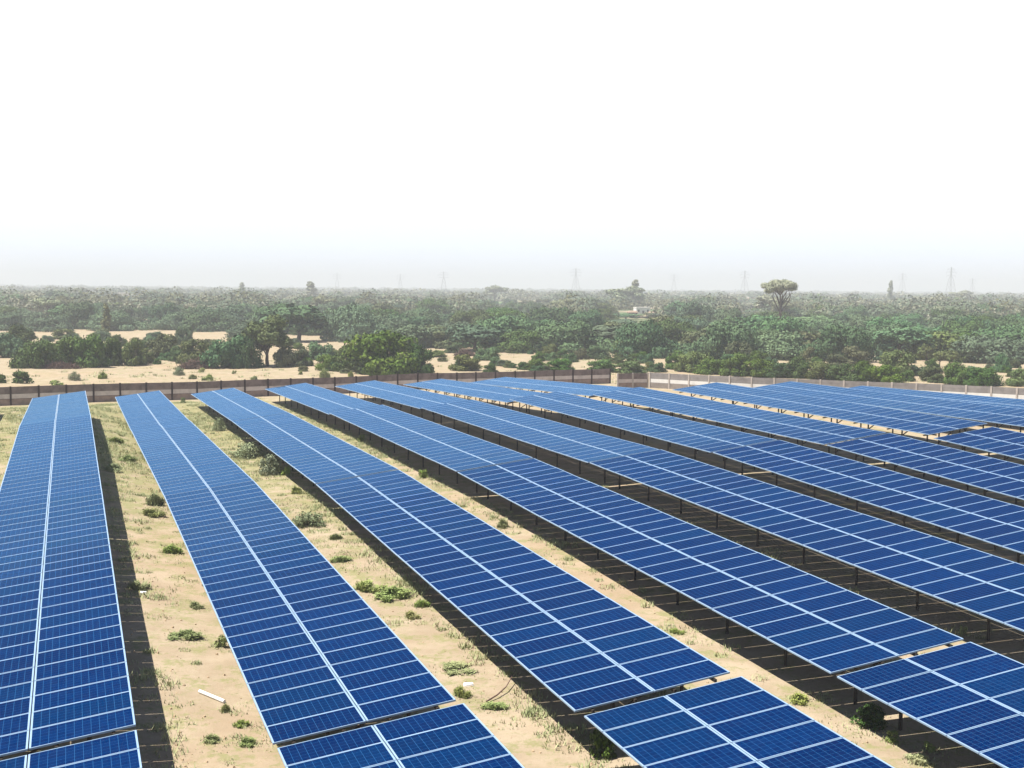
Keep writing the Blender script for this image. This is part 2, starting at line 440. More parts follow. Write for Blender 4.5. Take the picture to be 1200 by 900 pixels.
# ------------------------------------------------------------------ precast wall
def wall(name, pts, spacing, h, label, mats, post_m, posts_last=True, top_off=0.0):
    P = [Vector((x_, y_, 0)) for x_, y_ in pts]
    seg = [(P[i+1]-P[i]).length for i in range(len(P)-1)]; tot = sum(seg); n = int(round(tot/spacing))
    def along(s):
        s = min(max(s, 0), tot-1e-6)
        for i, q in enumerate(seg):
            if s <= q or i == len(seg)-1: return P[i].lerp(P[i+1], s/q)
            s -= q
    root = empty(name, (P[0].x, P[0].y, ground_z(P[0].x, P[0].y))); tag(root, label, 'boundary wall')
    o = Vector(root.location); S = [along(i*tot/n) for i in range(n+1)]
    for i, s in enumerate(S):
        gz = ground_z(s.x, s.y); d = (S[min(i+1, n)]-S[max(i-1, 0)]).normalized(); sd = Vector((-d.y, d.x, 0))
        b = MB(); jit = rng.uniform(-.015, .02)
        b.hexa([s-d*.09-sd*.085+Vector((0,0,gz-.3)), s+d*.09-sd*.085+Vector((0,0,gz-.3)), s+d*.09+sd*.085+Vector((0,0,gz-.3)), s-d*.09+sd*.085+Vector((0,0,gz-.3)),
                s-d*.085-sd*.08+Vector((0,0,gz+h+.05+jit)), s+d*.085-sd*.08+Vector((0,0,gz+h+.05+jit)), s+d*.085+sd*.08+Vector((0,0,gz+h+.05+jit)), s-d*.085+sd*.08+Vector((0,0,gz+h+.05+jit))])
        b.V = [tuple(Vector(v)-o) for v in b.V]
        new('wall_post', b.mesh('wall_post', [post_m if not (i % 7 == 3 and post_m is M['post_dark']) else M['post_dark']]), root)
    for i in range(n):
        a, c = S[i], S[i+1]; d = (c-a).normalized(); sd = Vector((-d.y, d.x, 0)); a2 = a+d*.088; c2 = c-d*.088
        za, zc_ = ground_z(a.x, a.y), ground_z(c.x, c.y); b = MB(); lo = -.1
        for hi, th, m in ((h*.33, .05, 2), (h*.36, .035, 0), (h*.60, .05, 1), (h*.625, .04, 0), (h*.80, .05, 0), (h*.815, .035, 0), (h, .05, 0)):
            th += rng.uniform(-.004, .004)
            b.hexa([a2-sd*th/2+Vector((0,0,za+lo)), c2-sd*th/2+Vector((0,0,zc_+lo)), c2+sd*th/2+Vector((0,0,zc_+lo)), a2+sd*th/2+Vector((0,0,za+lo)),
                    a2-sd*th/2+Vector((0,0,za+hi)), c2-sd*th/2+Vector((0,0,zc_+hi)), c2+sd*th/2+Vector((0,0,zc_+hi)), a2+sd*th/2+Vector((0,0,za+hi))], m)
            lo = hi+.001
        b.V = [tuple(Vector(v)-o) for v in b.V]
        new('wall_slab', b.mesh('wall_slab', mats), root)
    return root
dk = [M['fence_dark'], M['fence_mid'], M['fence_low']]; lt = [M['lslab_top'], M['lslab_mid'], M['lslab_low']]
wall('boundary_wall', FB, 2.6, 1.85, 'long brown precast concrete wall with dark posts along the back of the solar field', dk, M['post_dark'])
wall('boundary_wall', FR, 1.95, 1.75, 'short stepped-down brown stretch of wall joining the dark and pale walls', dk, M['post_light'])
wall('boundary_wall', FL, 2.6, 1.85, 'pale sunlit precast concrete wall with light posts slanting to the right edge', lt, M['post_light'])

# ------------------------------------------------------------------ vegetation prototypes
def quads(P, N, size, rs, aspect=1.0, jit=.6):
    """leaf-clump faces at points P, roughly facing N"""
    n = len(P); N = N+rs.randn(n, 3)*jit; N /= np.linalg.norm(N, axis=1)[:, None]+1e-9
    a = rs.randn(n, 3); U = np.cross(N, a); U /= np.linalg.norm(U, axis=1)[:, None]+1e-9; W = np.cross(N, U)
    s = size*(.6+rs.rand(n)*.8); U *= (s/2)[:, None]; W *= (s/2*aspect)[:, None]
    V = np.stack([P-U-W*.6, P+U*.8-W, P+U+W*.7, P-U*.7+W], axis=1).reshape(-1, 3)
    return V, np.arange(n*4).reshape(-1, 4)
def crown_pts(rs, n, rx, rz, base, lobes, flat=1.0, lobe_r=(.28, .45)):
    L = []
    for i in range(lobes):
        a = rs.rand()*6.283; rr = math.sqrt(rs.rand())*.72; h = rs.rand()**.7
        prof = math.sqrt(max(.05, 1-(rr*1.15)**2)) if flat == 1.0 else 1.0
        lo_ = .25 if base > .3 else (.06 if i % 2 else .22)
        c = np.array([math.cos(a)*rr*rx*(1.15 if lo_ < .1 else 1), math.sin(a)*rr*rx*(1.15 if lo_ < .1 else 1), base+rz*(lo_+.62*h*prof*(.35 if lo_ < .1 else 1))])
        q = rs.uniform(*lobe_r)
        L.append((c, np.array([rx*q*1.1, rx*q*1.1, min(rz*.42, rx*q*.8)])))
    tot = np.array([l[1][0]**2 for l in L]); tot /= tot.sum(); P = []; N = []
    for (c, r), f in zip(L, tot):
        m = int(n*f)+1; d = rs.randn(m, 3); d /= np.linalg.norm(d, axis=1)[:, None]
        rad = .55+.5*rs.rand(m)**.6
        # ragged outline
        k = 1+.18*np.sin(d[:, 0]*7+d[:, 1]*5+c[0]*3)+.12*np.sin(d[:, 2]*11+c[1]*2)
        P.append(c+d*r*(rad*k)[:, None]); N.append(d)
    P = np.concatenate(P); N = np.concatenate(N); keep = P[:, 2] > .02
    return P[keep], N[keep], L
def plant(name, seed, w_, h_, leaf, n, leafmat, kind='dome', trunk=0.0):
    """returns (crown mesh, wood mesh); w_ = width, h_ = height in metres"""
    rs = np.random.RandomState(seed); rx = w_/2
    if kind == 'dome': P, N, L = crown_pts(rs, n, rx*.92, h_*.92, 0.0, 24, lobe_r=(.2, .36))
    elif kind == 'tree': P, N, L = crown_pts(rs, n, rx*.95, h_-trunk-.1, trunk, 17, lobe_r=(.22, .36))
    elif kind == 'umbrella':
        L = []; P = []; N = []
        for i in range(26):
            a = rs.rand()*6.283; rr = math.sqrt(rs.rand())*.80; c = np.array([math.cos(a)*rr*rx, math.sin(a)*rr*rx, h_-(.55+rr*rr*1.7)-rs.rand()*1.9])
            L.append((c, np.array([rx*.27, rx*.27, .95]))); m = n//26; d = rs.randn(m, 3); d /= np.linalg.norm(d, axis=1)[:, None]
            P.append(c+d*L[-1][1]*(.5+.55*rs.rand(m))[:, None]); N.append(d+np.array([0, 0, .6]))
        P = np.concatenate(P); N = np.concatenate(N)
    elif kind == 'tall':
        L = []; P = []; N = []
        for i in range(20):
            q = i/19; zc = trunk+(h_-trunk)*(.05+.9*q); a = rs.rand()*6.283; rr = rs.rand()*.5*(1-.6*q)
            c = np.array([math.cos(a)*rr*rx, math.sin(a)*rr*rx, zc]); r = rx*(.55-.30*q)*rs.uniform(.6, 1.2)
            L.append((c, np.array([r, r, r*.8]))); m = n//20; d = rs.randn(m, 3); d /= np.linalg.norm(d, axis=1)[:, None]
            P.append(c+d*L[-1][1]*(.5+.6*rs.rand(m))[:, None]); N.append(d)
        P = np.concatenate(P); N = np.concatenate(N); k = P[:, 2] > .05; P = P[k]; N = N[k]
    k = P[:, 2] > .02; P = P[k]; N = N[k]
    V, Fc = quads(P, N, leaf, rs, jit=.42)
    crown = make_mesh(name+'_crown', V, Fc, [leafmat])
    b = MB(); tr = max(.03, h_*.028)
    if kind in ('tree', 'umbrella', 'tall'):
        top = trunk+(h_-trunk)*(.35 if kind != 'tall' else .8)
        zz = np.linspace(-.3, top, 7); off = np.cumsum(rs.randn(7, 2)*.035*h_/6, axis=0); off -= off[0]
        b.tube([(off[i, 0], off[i, 1], zz[i]) for i in range(7)], [tr*(1.4-.9*i/6) for i in range(7)], 7)
        org = [Vector((off[i, 0], off[i, 1], zz[i])) for i in (3, 4, 5, 6)]
    else: org = [Vector((0, 0, .0))]*3
    for (c, r) in L[::2]:
        o_ = org[rs.randint(len(org))]; c = Vector(c.tolist()); mid = o_.lerp(c, .5)+Vector((rs.randn()*.06*w_, rs.randn()*.06*w_, h_*.02))
        b.tube([o_, mid, c], [tr*.5, tr*.32, tr*.12], 5)
    return crown, b.mesh(name+'_wood', [M['bark']], True)
def join_mesh(name, a, b):
    """crown and wood as one mesh, for plants too small in the picture to show parts"""
    V = [v.co[:] for v in a.vertices]; Fc = [tuple(p.vertices) for p in a.polygons]; mi = [0]*len(Fc); o_ = len(V)
    V += [v.co[:] for v in b.vertices]; Fc += [tuple(i+o_ for i in p.vertices) for p in b.polygons]; mi += [1]*(len(Fc)-len(mi))
    return make_mesh(name, V, Fc, [a.materials[0], b.materials[0]], mi)

PROTO = {}
def proto(key, seed, w_, h_, leaf, n, mat, kind='dome', trunk=0.0):
    c, wd = plant(key, seed, w_, h_, leaf, n, M[mat], kind, trunk); PROTO[key] = (c, wd, w_, h_, join_mesh(key, c, wd))
proto('mesq_a', 1, 8.0, 5.0, .22, 9000, 'mesquite'); proto('mesq_b', 2, 8.0, 4.2, .22, 9000, 'mesquite')
proto('teal_a', 3, 8.0, 4.8, .23, 8500, 'teal'); proto('teal_b', 4, 8.0, 4.0, .23, 8500, 'teal')
proto('wide_teal', 31, 15.0, 5.6, .27, 22000, 'teal'); proto('wide_teal2', 32, 15.0, 5.2, .27, 22000, 'teal'); proto('wide_mesq', 33, 15.0, 5.6, .27, 22000, 'mesquite'); proto('wide_olive', 34, 13.0, 5.6, .26, 18000, 'olive')
proto('lime_a', 5, 7.0, 4.0, .19, 8500, 'lime'); proto('olive_a', 6, 6.0, 4.2, .20, 6500, 'olive')
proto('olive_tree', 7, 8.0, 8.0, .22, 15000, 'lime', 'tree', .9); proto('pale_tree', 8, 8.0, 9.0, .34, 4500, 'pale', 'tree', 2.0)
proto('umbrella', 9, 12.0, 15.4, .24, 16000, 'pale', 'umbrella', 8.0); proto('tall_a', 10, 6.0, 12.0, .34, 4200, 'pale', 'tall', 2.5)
proto('tall_b', 12, 4.0, 10.0, .42, 1700, 'olive', 'tall', 2.0)
proto('teal_tree', 13, 9.0, 7.0, .38, 4200, 'teal', 'tree', 1.2)
proto('round', 14, 3.0, 3.0, .2, 1500, 'olive', 'tree', .5)
proto('bush_b', 22, 1.6, .8, .05, 2600, 'grey')
proto('bush_c', 23, 1.2, 1.0, .085, 800, 'weed'); proto('bush_d', 24, 2.2, 1.5, .14, 1100, 'mesquite'); proto('bush_e', 25, 2.0, 1.2, .12, 1200, 'teal')

def weed_mesh(name, seed, w_, h_, n, mat):
    rs = np.random.RandomState(seed); V = []; Fc = []; q = 0
    for i in range(n):
        cl = rs.randint(7); a0 = cl*2.4; cr = (.04+.40*((cl*37) % 10)/10)*w_
        bx, by = math.cos(a0)*cr+rs.randn()*.05*w_, math.sin(a0)*cr+rs.randn()*.05*w_
        a = rs.rand()*6.283; ln = w_*rs.uniform(.05, .17); up = h_*rs.uniform(.25, 1.0)*(1-.75*cr/w_*2); wd = .006+.012*rs.rand()
        dx, dy = math.cos(a), math.sin(a); m_ = (bx+dx*ln*.4, by+dy*ln*.4, up*.7); t_ = (bx+dx*ln, by+dy*ln, up*rs.uniform(.75, 1.0))
        V += [(bx-dy*wd, by+dx*wd, -.01), (bx+dy*wd, by-dx*wd, -.01), (m_[0]+dy*wd*1.6, m_[1]-dx*wd*1.6, m_[2]), (m_[0]-dy*wd*1.6, m_[1]+dx*wd*1.6, m_[2]), t_]
        Fc += [(q, q+1, q+2, q+3), (q+3, q+2, q+4)]; q += 5
        for k in range(3):
            f = rs.rand(); c = (bx+dx*ln*f, by+dy*ln*f, up*f); u = rs.randn(3)*.026*np.array([1, 1, .3]); v = rs.randn(3)*.026*np.array([1, 1, .3])
            V += [(c[0]-u[0], c[1]-u[1], c[2]-u[2]), (c[0]+v[0], c[1]+v[1], c[2]+v[2]), (c[0]+u[0], c[1]+u[1], c[2]+u[2]), (c[0]-v[0], c[1]-v[1], c[2]-v[2])]
            Fc.append((q, q+1, q+2, q+3)); q += 4
    me = make_mesh(name, V, Fc, [M[mat]]); PROTO[name] = (None, None, w_, h_, me)
weed_mesh('bush_a', 51, 1.5, .40, 800, 'weed'); weed_mesh('bush_a2', 52, 1.7, .34, 620, 'grass'); weed_mesh('bush_a3', 53, 1.5, .36, 700, 'weed')
def put(key, name, px, py, wpx, hpx, label, cat, group=None, rot=None, parts=True, z=None):
    """plant whose foot shows at (px, py) in the photograph, wpx by hpx pixels large there"""
    X, Y, Z, dep = at(px, py, z); c, wd, w_, h_, whole = PROTO[key]
    sx = wpx*dep/F/w_; sz = hpx*dep/F/h_; r = rng.uniform(0, 6.28) if rot is None else rot
    if parts:
        o = empty(name, (X, Y, Z)); new('crown', c, o); new('trunk', wd, o)
    else: o = new(name, whole, None, (X, Y, Z))
    o.scale = (sx, sx, sz); o.rotation_euler = (0, 0, r)
    tag(o, label, cat, group); return o

# shrubs and trees between the wall and the woodland, one by one
G1 = 'shrubs on the sand beyond the wall'; G2 = 'trees in the scrub beyond the wall'
FRONT = [
 ('teal_a', 'shrub', 4, 419, 52, 32, 'dark green shrub mound at the left picture edge beyond the wall'),
 ('mesq_b', 'shrub', 25, 416, 44, 28, 'low green mound of scrub second from the left edge'),
 ('mesq_a', 'shrub', 46, 431, 58, 34, 'broad dark green shrub behind the brown brush heap, its left half'),
 ('mesq_a', 'shrub', 82, 429, 60, 36, 'highest dark green shrub mound of the left clump'),
 ('mesq_b', 'shrub', 106, 430, 48, 30, 'green shrub joining the left clump on its right'),
 ('mesq_b', 'shrub', 128, 428, 36, 26, 'small green shrub ending the left clump'),
 ('olive_a', 'shrub', 156, 428, 33, 28, 'brownish rounded shrub standing alone on the sand'),
 ('olive_a', 'shrub', 171, 426, 22, 16, 'low olive shrub leaning on the brownish rounded one'),
 ('olive_a', 'shrub', 192, 420, 42, 26, 'dusty olive shrub behind the sand, in the left middle'),
 ('teal_b', 'shrub', 216, 404, 24, 20, 'grey-green shrub on the far sand strip'),
 ('lime_a', 'shrub', 228, 426, 42, 26, 'yellow-green shrub left of the dark bush'),
 ('mesq_b', 'shrub', 209, 423, 26, 14, 'small low shrub at the foot of the dusty olive one'),
 ('teal_a', 'shrub', 266, 430, 58, 42, 'deep green bush left of the large olive tree'),
 ('mesq_a', 'shrub', 290, 431, 34, 36, 'dark bush in front of the large olive tree'),
 ('olive_a', 'shrub', 333, 430, 28, 24, 'grey-brown bush right of the large tree trunk'),
 ('olive_a', 'shrub', 352, 429, 28, 22, 'second grey-brown bush right of the large tree'),
 ('teal_b', 'shrub', 374, 422, 40, 22, 'low blue-green shrub beside the far sand patch'),
 ('lime_a', 'shrub', 384, 434, 30, 20, 'light yellow-green shrub touching the wall corner of the clump'),
 ('mesq_a', 'shrub', 413, 434, 52, 36, 'green shrub left of the tallest mesquite'),
 ('lime_a', 'shrub', 452, 438, 92, 54, 'large spreading bright green mesquite in the middle'),
 ('mesq_a', 'shrub', 433, 438, 46, 30, 'green shrub under the large spreading mesquite'),
 ('mesq_b', 'shrub', 490, 438, 46, 32, 'green shrub right of the large spreading mesquite'),
 ('olive_a', 'shrub', 545, 434, 40, 20, 'pale olive shrub right beside the wall, alone'),
 ('teal_b', 'shrub', 572, 422, 32, 16, 'blue-green shrub on the middle sand patch'),
 ('teal_b', 'shrub', 591, 429, 20, 8, 'low flat blue-green shrub on the middle sand'),
 ('mesq_b', 'shrub', 630, 434, 36, 12, 'low green hedge shrub on the sand, first of the line'),
 ('mesq_b', 'shrub', 655, 434, 40, 13, 'low green hedge shrub on the sand, second of the line'),
 ('mesq_b', 'shrub', 705, 436, 44, 14, 'low green hedge shrub behind the wall step'),
 ('mesq_b', 'shrub', 738, 437, 44, 13, 'low green hedge shrub right of the wall step'),
 ('teal_b', 'shrub', 700, 420, 34, 16, 'blue-green shrub on the sand right of the middle'),
 ('olive_a', 'shrub', 733, 419, 32, 24, 'tan and olive shrub below the woodland edge'),
 ('teal_b', 'shrub', 757, 426, 22, 12, 'small grey-green shrub left of the green hedge'),
 ('olive_a', 'shrub', 681, 421, 20, 14, 'little olive shrub on the sand in the middle'),
 ('olive_a', 'shrub', 645, 416, 22, 14, 'little tan shrub at the woodland foot'),
 ('teal_b', 'shrub', 770, 436, 24, 12, 'small blue-green shrub where the hedge begins'),
 ('lime_a', 'shrub', 812, 436, 46, 26, 'yellow-green shrub at the left end of the long hedge'),
 ('mesq_b', 'shrub', 792, 432, 30, 20, 'olive green shrub left of the long hedge'),
 ('olive_a', 'shrub', 865, 424, 34, 26, 'tall tan shrub standing behind the long hedge'),
 ('olive_a', 'shrub', 905, 420, 14, 14, 'brown rounded shrub behind the hedge'),
 ('olive_a', 'shrub', 948, 423, 22, 18, 'tan shrub behind the middle of the long hedge'),
 ('olive_a', 'shrub', 1000, 428, 40, 24, 'dusty tan shrub behind the right part of the hedge'),
 ('lime_a', 'shrub', 1052, 440, 46, 32, 'yellow-green shrub right of the hedge middle'),
 ('olive_a', 'shrub', 1092, 446, 34, 18, 'pale yellowish shrub in the gap of the right hedge'),
 ('mesq_b', 'shrub', 1122, 450, 40, 24, 'dark olive hedge shrub near the right edge, first'),
 ('mesq_a', 'shrub', 1152, 452, 44, 26, 'dark olive hedge shrub near the right edge, second'),
 ('lime_a', 'shrub', 1196, 452, 34, 22, 'yellow-green shrub at the right picture edge'),
 ('teal_b', 'shrub', 1174, 436, 24, 22, 'small teal shrub near the right picture edge'),
]
for key, nm, px, py, wp, hp, lb in FRONT: put(key, nm, px, py, wp*1.1, hp*(1.3 if px < 300 else 1.1), lb, 'shrub', G1)
for i, (px, py) in enumerate([(836, 438), (862, 440), (888, 441), (912, 442), (938, 443), (962, 444), (988, 446), (1014, 447), (1038, 448)]):
    put(['mesq_a', 'mesq_b', 'lime_a'][i % 3], 'shrub', px, py, 44+rng.uniform(-4, 6), 27+rng.uniform(-4, 3), 'olive green shrub of the long hedge right behind the pale wall', 'shrub', 'shrubs of the long hedge')
for px, py, s_ in ((1086, 424, 21), (1101, 430, 20), (1111, 418, 20), (1116, 427, 18)):
    put('round', 'shrub', px, py, s_, s_, 'small rounded olive tree of the four clumped near the right edge', 'tree', 'four rounded trees near the right edge')
put('olive_tree', 'tree', 313, 429, 66, 62, 'large green tree with a visible trunk, tallest beyond the left wall', 'tree', G2)
put('umbrella', 'tree', 914, 388, 48, 61, 'tall flat-topped umbrella tree rising above the woodland', 'tree', G2)
put('tall_b', 'tree', 125, 396, 18, 40, 'thin dark-trunked tree on the far sand strip at left', 'tree', G2)
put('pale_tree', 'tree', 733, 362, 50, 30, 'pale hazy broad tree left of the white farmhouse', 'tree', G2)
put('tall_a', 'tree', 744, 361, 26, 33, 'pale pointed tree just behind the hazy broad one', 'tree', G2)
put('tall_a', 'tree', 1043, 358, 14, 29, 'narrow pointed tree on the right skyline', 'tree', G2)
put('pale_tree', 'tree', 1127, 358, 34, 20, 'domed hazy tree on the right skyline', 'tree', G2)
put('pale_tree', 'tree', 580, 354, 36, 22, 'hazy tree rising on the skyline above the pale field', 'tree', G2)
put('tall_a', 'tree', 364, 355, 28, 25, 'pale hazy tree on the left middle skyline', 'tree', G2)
put('pale_tree', 'tree', 380, 370, 34, 26, 'haze-tinted tree before the pale skyline tree at left middle', 'tree', G2)
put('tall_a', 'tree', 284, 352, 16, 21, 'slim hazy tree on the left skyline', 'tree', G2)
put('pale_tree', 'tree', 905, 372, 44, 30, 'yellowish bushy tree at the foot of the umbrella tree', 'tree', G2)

# woodland belt: single trees, nearer ones with their parts
BELT = []
def belt_front(px):   # image row of the woodland's near edge
    return float(np.interp(px, [0, 235, 300, 420, 520, 700, 820, 1200], [386, 388, 398, 402, 412, 414, 420, 422]))
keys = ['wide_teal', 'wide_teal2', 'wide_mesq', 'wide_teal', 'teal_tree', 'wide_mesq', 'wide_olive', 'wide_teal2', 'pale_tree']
LAB = {'wide_teal': 'blue-green thicket tree', 'wide_teal2': 'low blue-green thicket tree', 'wide_mesq': 'olive green thicket tree', 'wide_olive': 'tan olive thicket tree', 'teal_a': 'blue-green thicket tree', 'teal_b': 'blue-green thicket tree', 'mesq_a': 'olive green thicket tree', 'mesq_b': 'olive green thicket tree', 'teal_tree': 'blue-green tree on a short trunk', 'olive_a': 'tan olive bushy tree', 'pale_tree': 'pale haze-tinted tree'}
WHERE = [(300, 'in the wood above the left sand'), (600, 'in mid wood, above the large mesquite'), (900, 'in the wood around the farmhouse'), (9999, 'in the wood right of the umbrella tree')]
py = 0; cnt = 0
rows_ = 0
off = 0.0
while off < 62 and cnt < 290:
    step = 6.3+off*.05; px = rng.uniform(-20, 15)
    while px < 1225:
        yb = belt_front(px)-off+rng.uniform(-2.0, 2.0)
        if yb < 357: px += 30; continue
        X, Y, Z, dep = at(px, yb); 
        hm_ = rng.uniform(4.2, 6.6) if rng.random() < .85 else rng.uniform(6.5, 8.5)
        wm = rng.uniform(13, 21); k = rng.choice(keys)
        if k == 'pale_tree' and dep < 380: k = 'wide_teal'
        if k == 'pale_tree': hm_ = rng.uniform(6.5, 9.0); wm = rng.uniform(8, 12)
        if 712 < px < 798 and yb < 396: hm_ *= .42 if yb > 372 else .25
        if 850 < px < 895 and yb < 380: hm_ *= .5
        wpx = wm*F/dep; hpx = hm_*F/dep
        side = [s for lim, s in WHERE if px < lim][0]
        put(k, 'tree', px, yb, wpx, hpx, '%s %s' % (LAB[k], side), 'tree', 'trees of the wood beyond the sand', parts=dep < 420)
        cnt += 1; px += wpx*rng.uniform(.55, .78)
    off += step


# far wood, one mass
rs = np.random.RandomState(77); Vs = []; Fs = []; nb = 0; mi = []
def far_crown(X, Y, Z, w_, h_, n, leaf):
    global nb
    d = rs.randn(n, 3); d /= np.linalg.norm(d, axis=1)[:, None]; d[:, 2] = np.abs(d[:, 2])
    k = 1+.14*np.sin(d[:, 0]*5+X)+.10*np.sin(d[:, 1]*8+Y)
    P = np.stack([X+d[:, 0]*w_/2*k, Y+d[:, 1]*w_/2*k, Z+.2*h_+d[:, 2]*h_*.72*(.8+.2*rs.rand(n))], axis=1)
    V_, F_ = quads(P, d, leaf, rs, jit=.35); Vs.append(V_); Fs.append(F_+nb); nb += len(V_)
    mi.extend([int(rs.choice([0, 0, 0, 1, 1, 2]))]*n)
for i in range(3600):
    px = rs.uniform(-30, 1230); dep = 470*math.exp(rs.rand()*2.45)
    d = CF*F+CR*(px-600); d = d/np.linalg.norm(d[:2]); X, Y = d[0]*dep, d[1]*dep; Z = ground_z(X, Y)
    if abs(px-600) < 75 and 800 < dep < 1000: continue
    if 725 < px < 780 and dep < 720: continue
    if 90 < px < 160 and 850 < dep < 1150: continue
    h_ = rs.uniform(4, 8) if rs.rand() < .9 else rs.uniform(8, 12)
    for a_, b_, dm in ((132, 160, 1000), (402, 422, 1200), (856, 898, 960), (1012, 1028, 1150), (484, 498, 1100), (166, 180, 800), (560, 655, 960)):
        if a_ < px < b_ and dep < dm: h_ = 2.2
    s_ = max(.8, dep/560)
    far_crown(X, Y, Z, rs.uniform(9, 20)*min(s_, 2.2)**.6, h_, 150 if dep < 900 else 95 if dep < 1800 else 60, .85*s_**.75)
fw_ = new('far_wood', make_mesh('far_wood', np.concatenate(Vs), np.concatenate(Fs), [M['teal'], M['olive'], M['pale']], mi))
tag(fw_, 'hazy mass of scrub woodland stretching to the horizon', 'woodland', kind='stuff')

# ------------------------------------------------------------------ small plants on the sand strip and in the aisles
SMALL = [
 ('bush_d', 27, 449, 28, 20, 'leafy green bush on the sand strip beyond the wall, above the leftmost row'),
 ('bush_d', 1, 449, 14, 14, 'small green bush cut by the left picture edge beyond the wall'),
 ('bush_c', 67, 452, 20, 10, 'green bush tucked against the wall top near the left'),
 ('bush_b', 87, 446, 17, 12, 'grey-green bush on the left sand strip'),
 ('bush_a', 121, 444, 13, 11, 'small round green bush on the left sand strip'),
 ('bush_b', 210, 440, 16, 12, 'grey-green bush above the second row of tables'),
 ('bush_a', 226, 444, 14, 7, 'low green bush right of the grey one above the second row'),
 ('bush_a', 245, 446, 18, 10, 'bright green bush against the wall above the third row'),
 ('bush_c', 236, 436, 10, 8, 'tiny olive bush on the sand above the third row'),
 ('bush_a', 298, 445, 14, 6, 'flat green weed against the wall below the large tree'),
 ('bush_c', 274, 438, 7, 6, 'tiny brown bush on the sand below the large tree'),
 ('bush_c', 352, 439, 7, 7, 'tiny bush on the sand right of the large tree'),
 ('bush_a', 380, 443, 16, 14, 'green sapling bush rising behind the wall left of the middle'),
 ('bush_a', 411, 442, 10, 9, 'small green bush behind the wall under the spreading mesquite'),
 ('bush_a', 692, 449, 16, 12, 'olive weed at the foot of the brown wall by the step'),
]
for key, px, py, wp, hp, lb in SMALL: put(key, 'bush', px, py, wp, hp, lb, 'bush', 'small bushes along the wall', parts=False)
AISLE = [
 ('bush_c', 215, 473, 8, 11, 'dark green bush at the wall foot between the second and third rows'),
 ('bush_d', 71, 0, 0, 0, None),
 ('bush_a', 181, 592, 20, 22, 'bright green bush touching the left edge of the second row'),
 ('bush_a', 176, 604, 26, 12, 'low spreading weed below the bright green bush by the second row'),
 ('bush_a', 201, 648, 20, 14, 'green tuft between the first two rows, upper middle'),
 ('bush_a', 135, 519, 16, 10, 'green tuft near the far end of the first aisle'),
 ('bush_a', 150, 541, 18, 11, 'pale green tuft in the far part of the first aisle'),
 ('bush_b', 132, 552, 18, 12, 'grey tuft beside the shadow of the first row'),
 ('bush_a', 228, 712, 16, 11, 'green tuft left of the second row, middle distance'),
 ('bush_a', 219, 747, 34, 12, 'wide low green tuft in the middle of the first aisle'),
 ('bush_c', 258, 758, 18, 20, 'green bush against the left edge of the second row'),
 ('bush_a', 160, 690, 22, 14, 'green tuft at the shadow edge of the first row'),
 ('bush_a', 264, 834, 10, 14, 'small green weed right of the white pipe'),
 ('bush_a', 284, 850, 16, 9, 'small green weed near the bottom of the first aisle'),
 ('bush_a', 290, 872, 20, 12, 'low weed near the second row at the picture bottom'),
 ('bush_a', 248, 868, 18, 11, 'low weed in the bottom middle of the first aisle'),
 ('bush_b', 257, 505, 14, 20, 'upright grey-green bush in the second aisle, farther one'),
 ('bush_b', 292, 536, 34, 22, 'wide grey-green bush in the second aisle beside the shadow'),
 ('bush_b', 318, 556, 24, 30, 'tall grey-green bush at the shadow edge of the third row'),
 ('bush_c', 335, 557, 14, 16, 'leafy green bush in the shade under the third row'),
 ('bush_b', 362, 616, 36, 20, 'wide dusty green bush in the middle of the second aisle'),
 ('bush_a', 347, 578, 14, 12, 'small green tuft between the two grey bushes of the second aisle'),
 ('bush_a', 393, 632, 14, 10, 'small tuft below the wide dusty bush'),
 ('bush_a', 398, 658, 22, 10, 'low tuft beside the second row right edge'),
 ('bush_a', 430, 692, 34, 18, 'wide green weed against the right edge of the second row'),
 ('bush_a', 462, 700, 36, 18, 'bright green weed patch in the second aisle'),
 ('bush_a', 494, 711, 16, 12, 'green tuft on the shadow edge of the third row'),
 ('bush_a', 481, 724, 18, 12, 'small green tuft below the weed patch'),
 ('bush_a', 532, 784, 42, 9, 'long flat weed across the second aisle'),
 ('bush_a', 540, 816, 18, 18, 'weed beside the gap of the second row'),
 ('bush_a', 578, 830, 26, 10, 'weed by the dry curved branch'),
 ('bush_c', 496, 560, 14, 16, 'pale green bush between the third and fourth rows'),
 ('bush_a', 589, 618, 14, 15, 'green tuft between the third and fourth rows, nearer'),
 ('bush_c', 423, 518, 10, 14, 'small bush between the third and fourth rows, far end'),
 ('bush_c', 703, 712, 16, 12, 'weed at the shadow edge of the fourth row'),
 ('bush_a', 792, 742, 16, 8, 'small tuft right of the third row'),
 ('bush_d', 706, 888, 36, 40, 'dark green leafy bush in the shadow beside the third row'),
 ('bush_c', 706, 870, 26, 20, 'small leafy weed in shade above the dark bush'),
 ('bush_d', 1018, 850, 46, 30, 'green leafy bush in the shadow under the fourth row'),
 ('bush_c', 1046, 870, 20, 20, 'small leafy weed below the bush under the fourth row'),
 ('bush_a', 936, 822, 22, 14, 'weed at the shadow edge beside the third row end'),
 ('bush_c', 1090, 880, 16, 16, 'tiny weed in the deep shade at the bottom right'),
 ('bush_a', 1078, 893, 26, 14, 'weed on the sand at the bottom right'),
 ('bush_c', 1128, 744, 12, 16, 'dark weed in the gap between tables of the fourth row'),
 ('bush_c', 560, 0, 0, 0, None),
]
for key, px, py, wp, hp, lb in AISLE:
    if lb is None: continue
    if key in ('bush_a', 'bush_b'): wp *= 1.4; hp *= .9
    if key == 'bush_a': key = ['bush_a', 'bush_a2', 'bush_a3'][int(px) % 3]
    put(key, 'bush', px, py, wp, hp, lb, 'bush', 'weeds and bushes between the rows', parts=False)

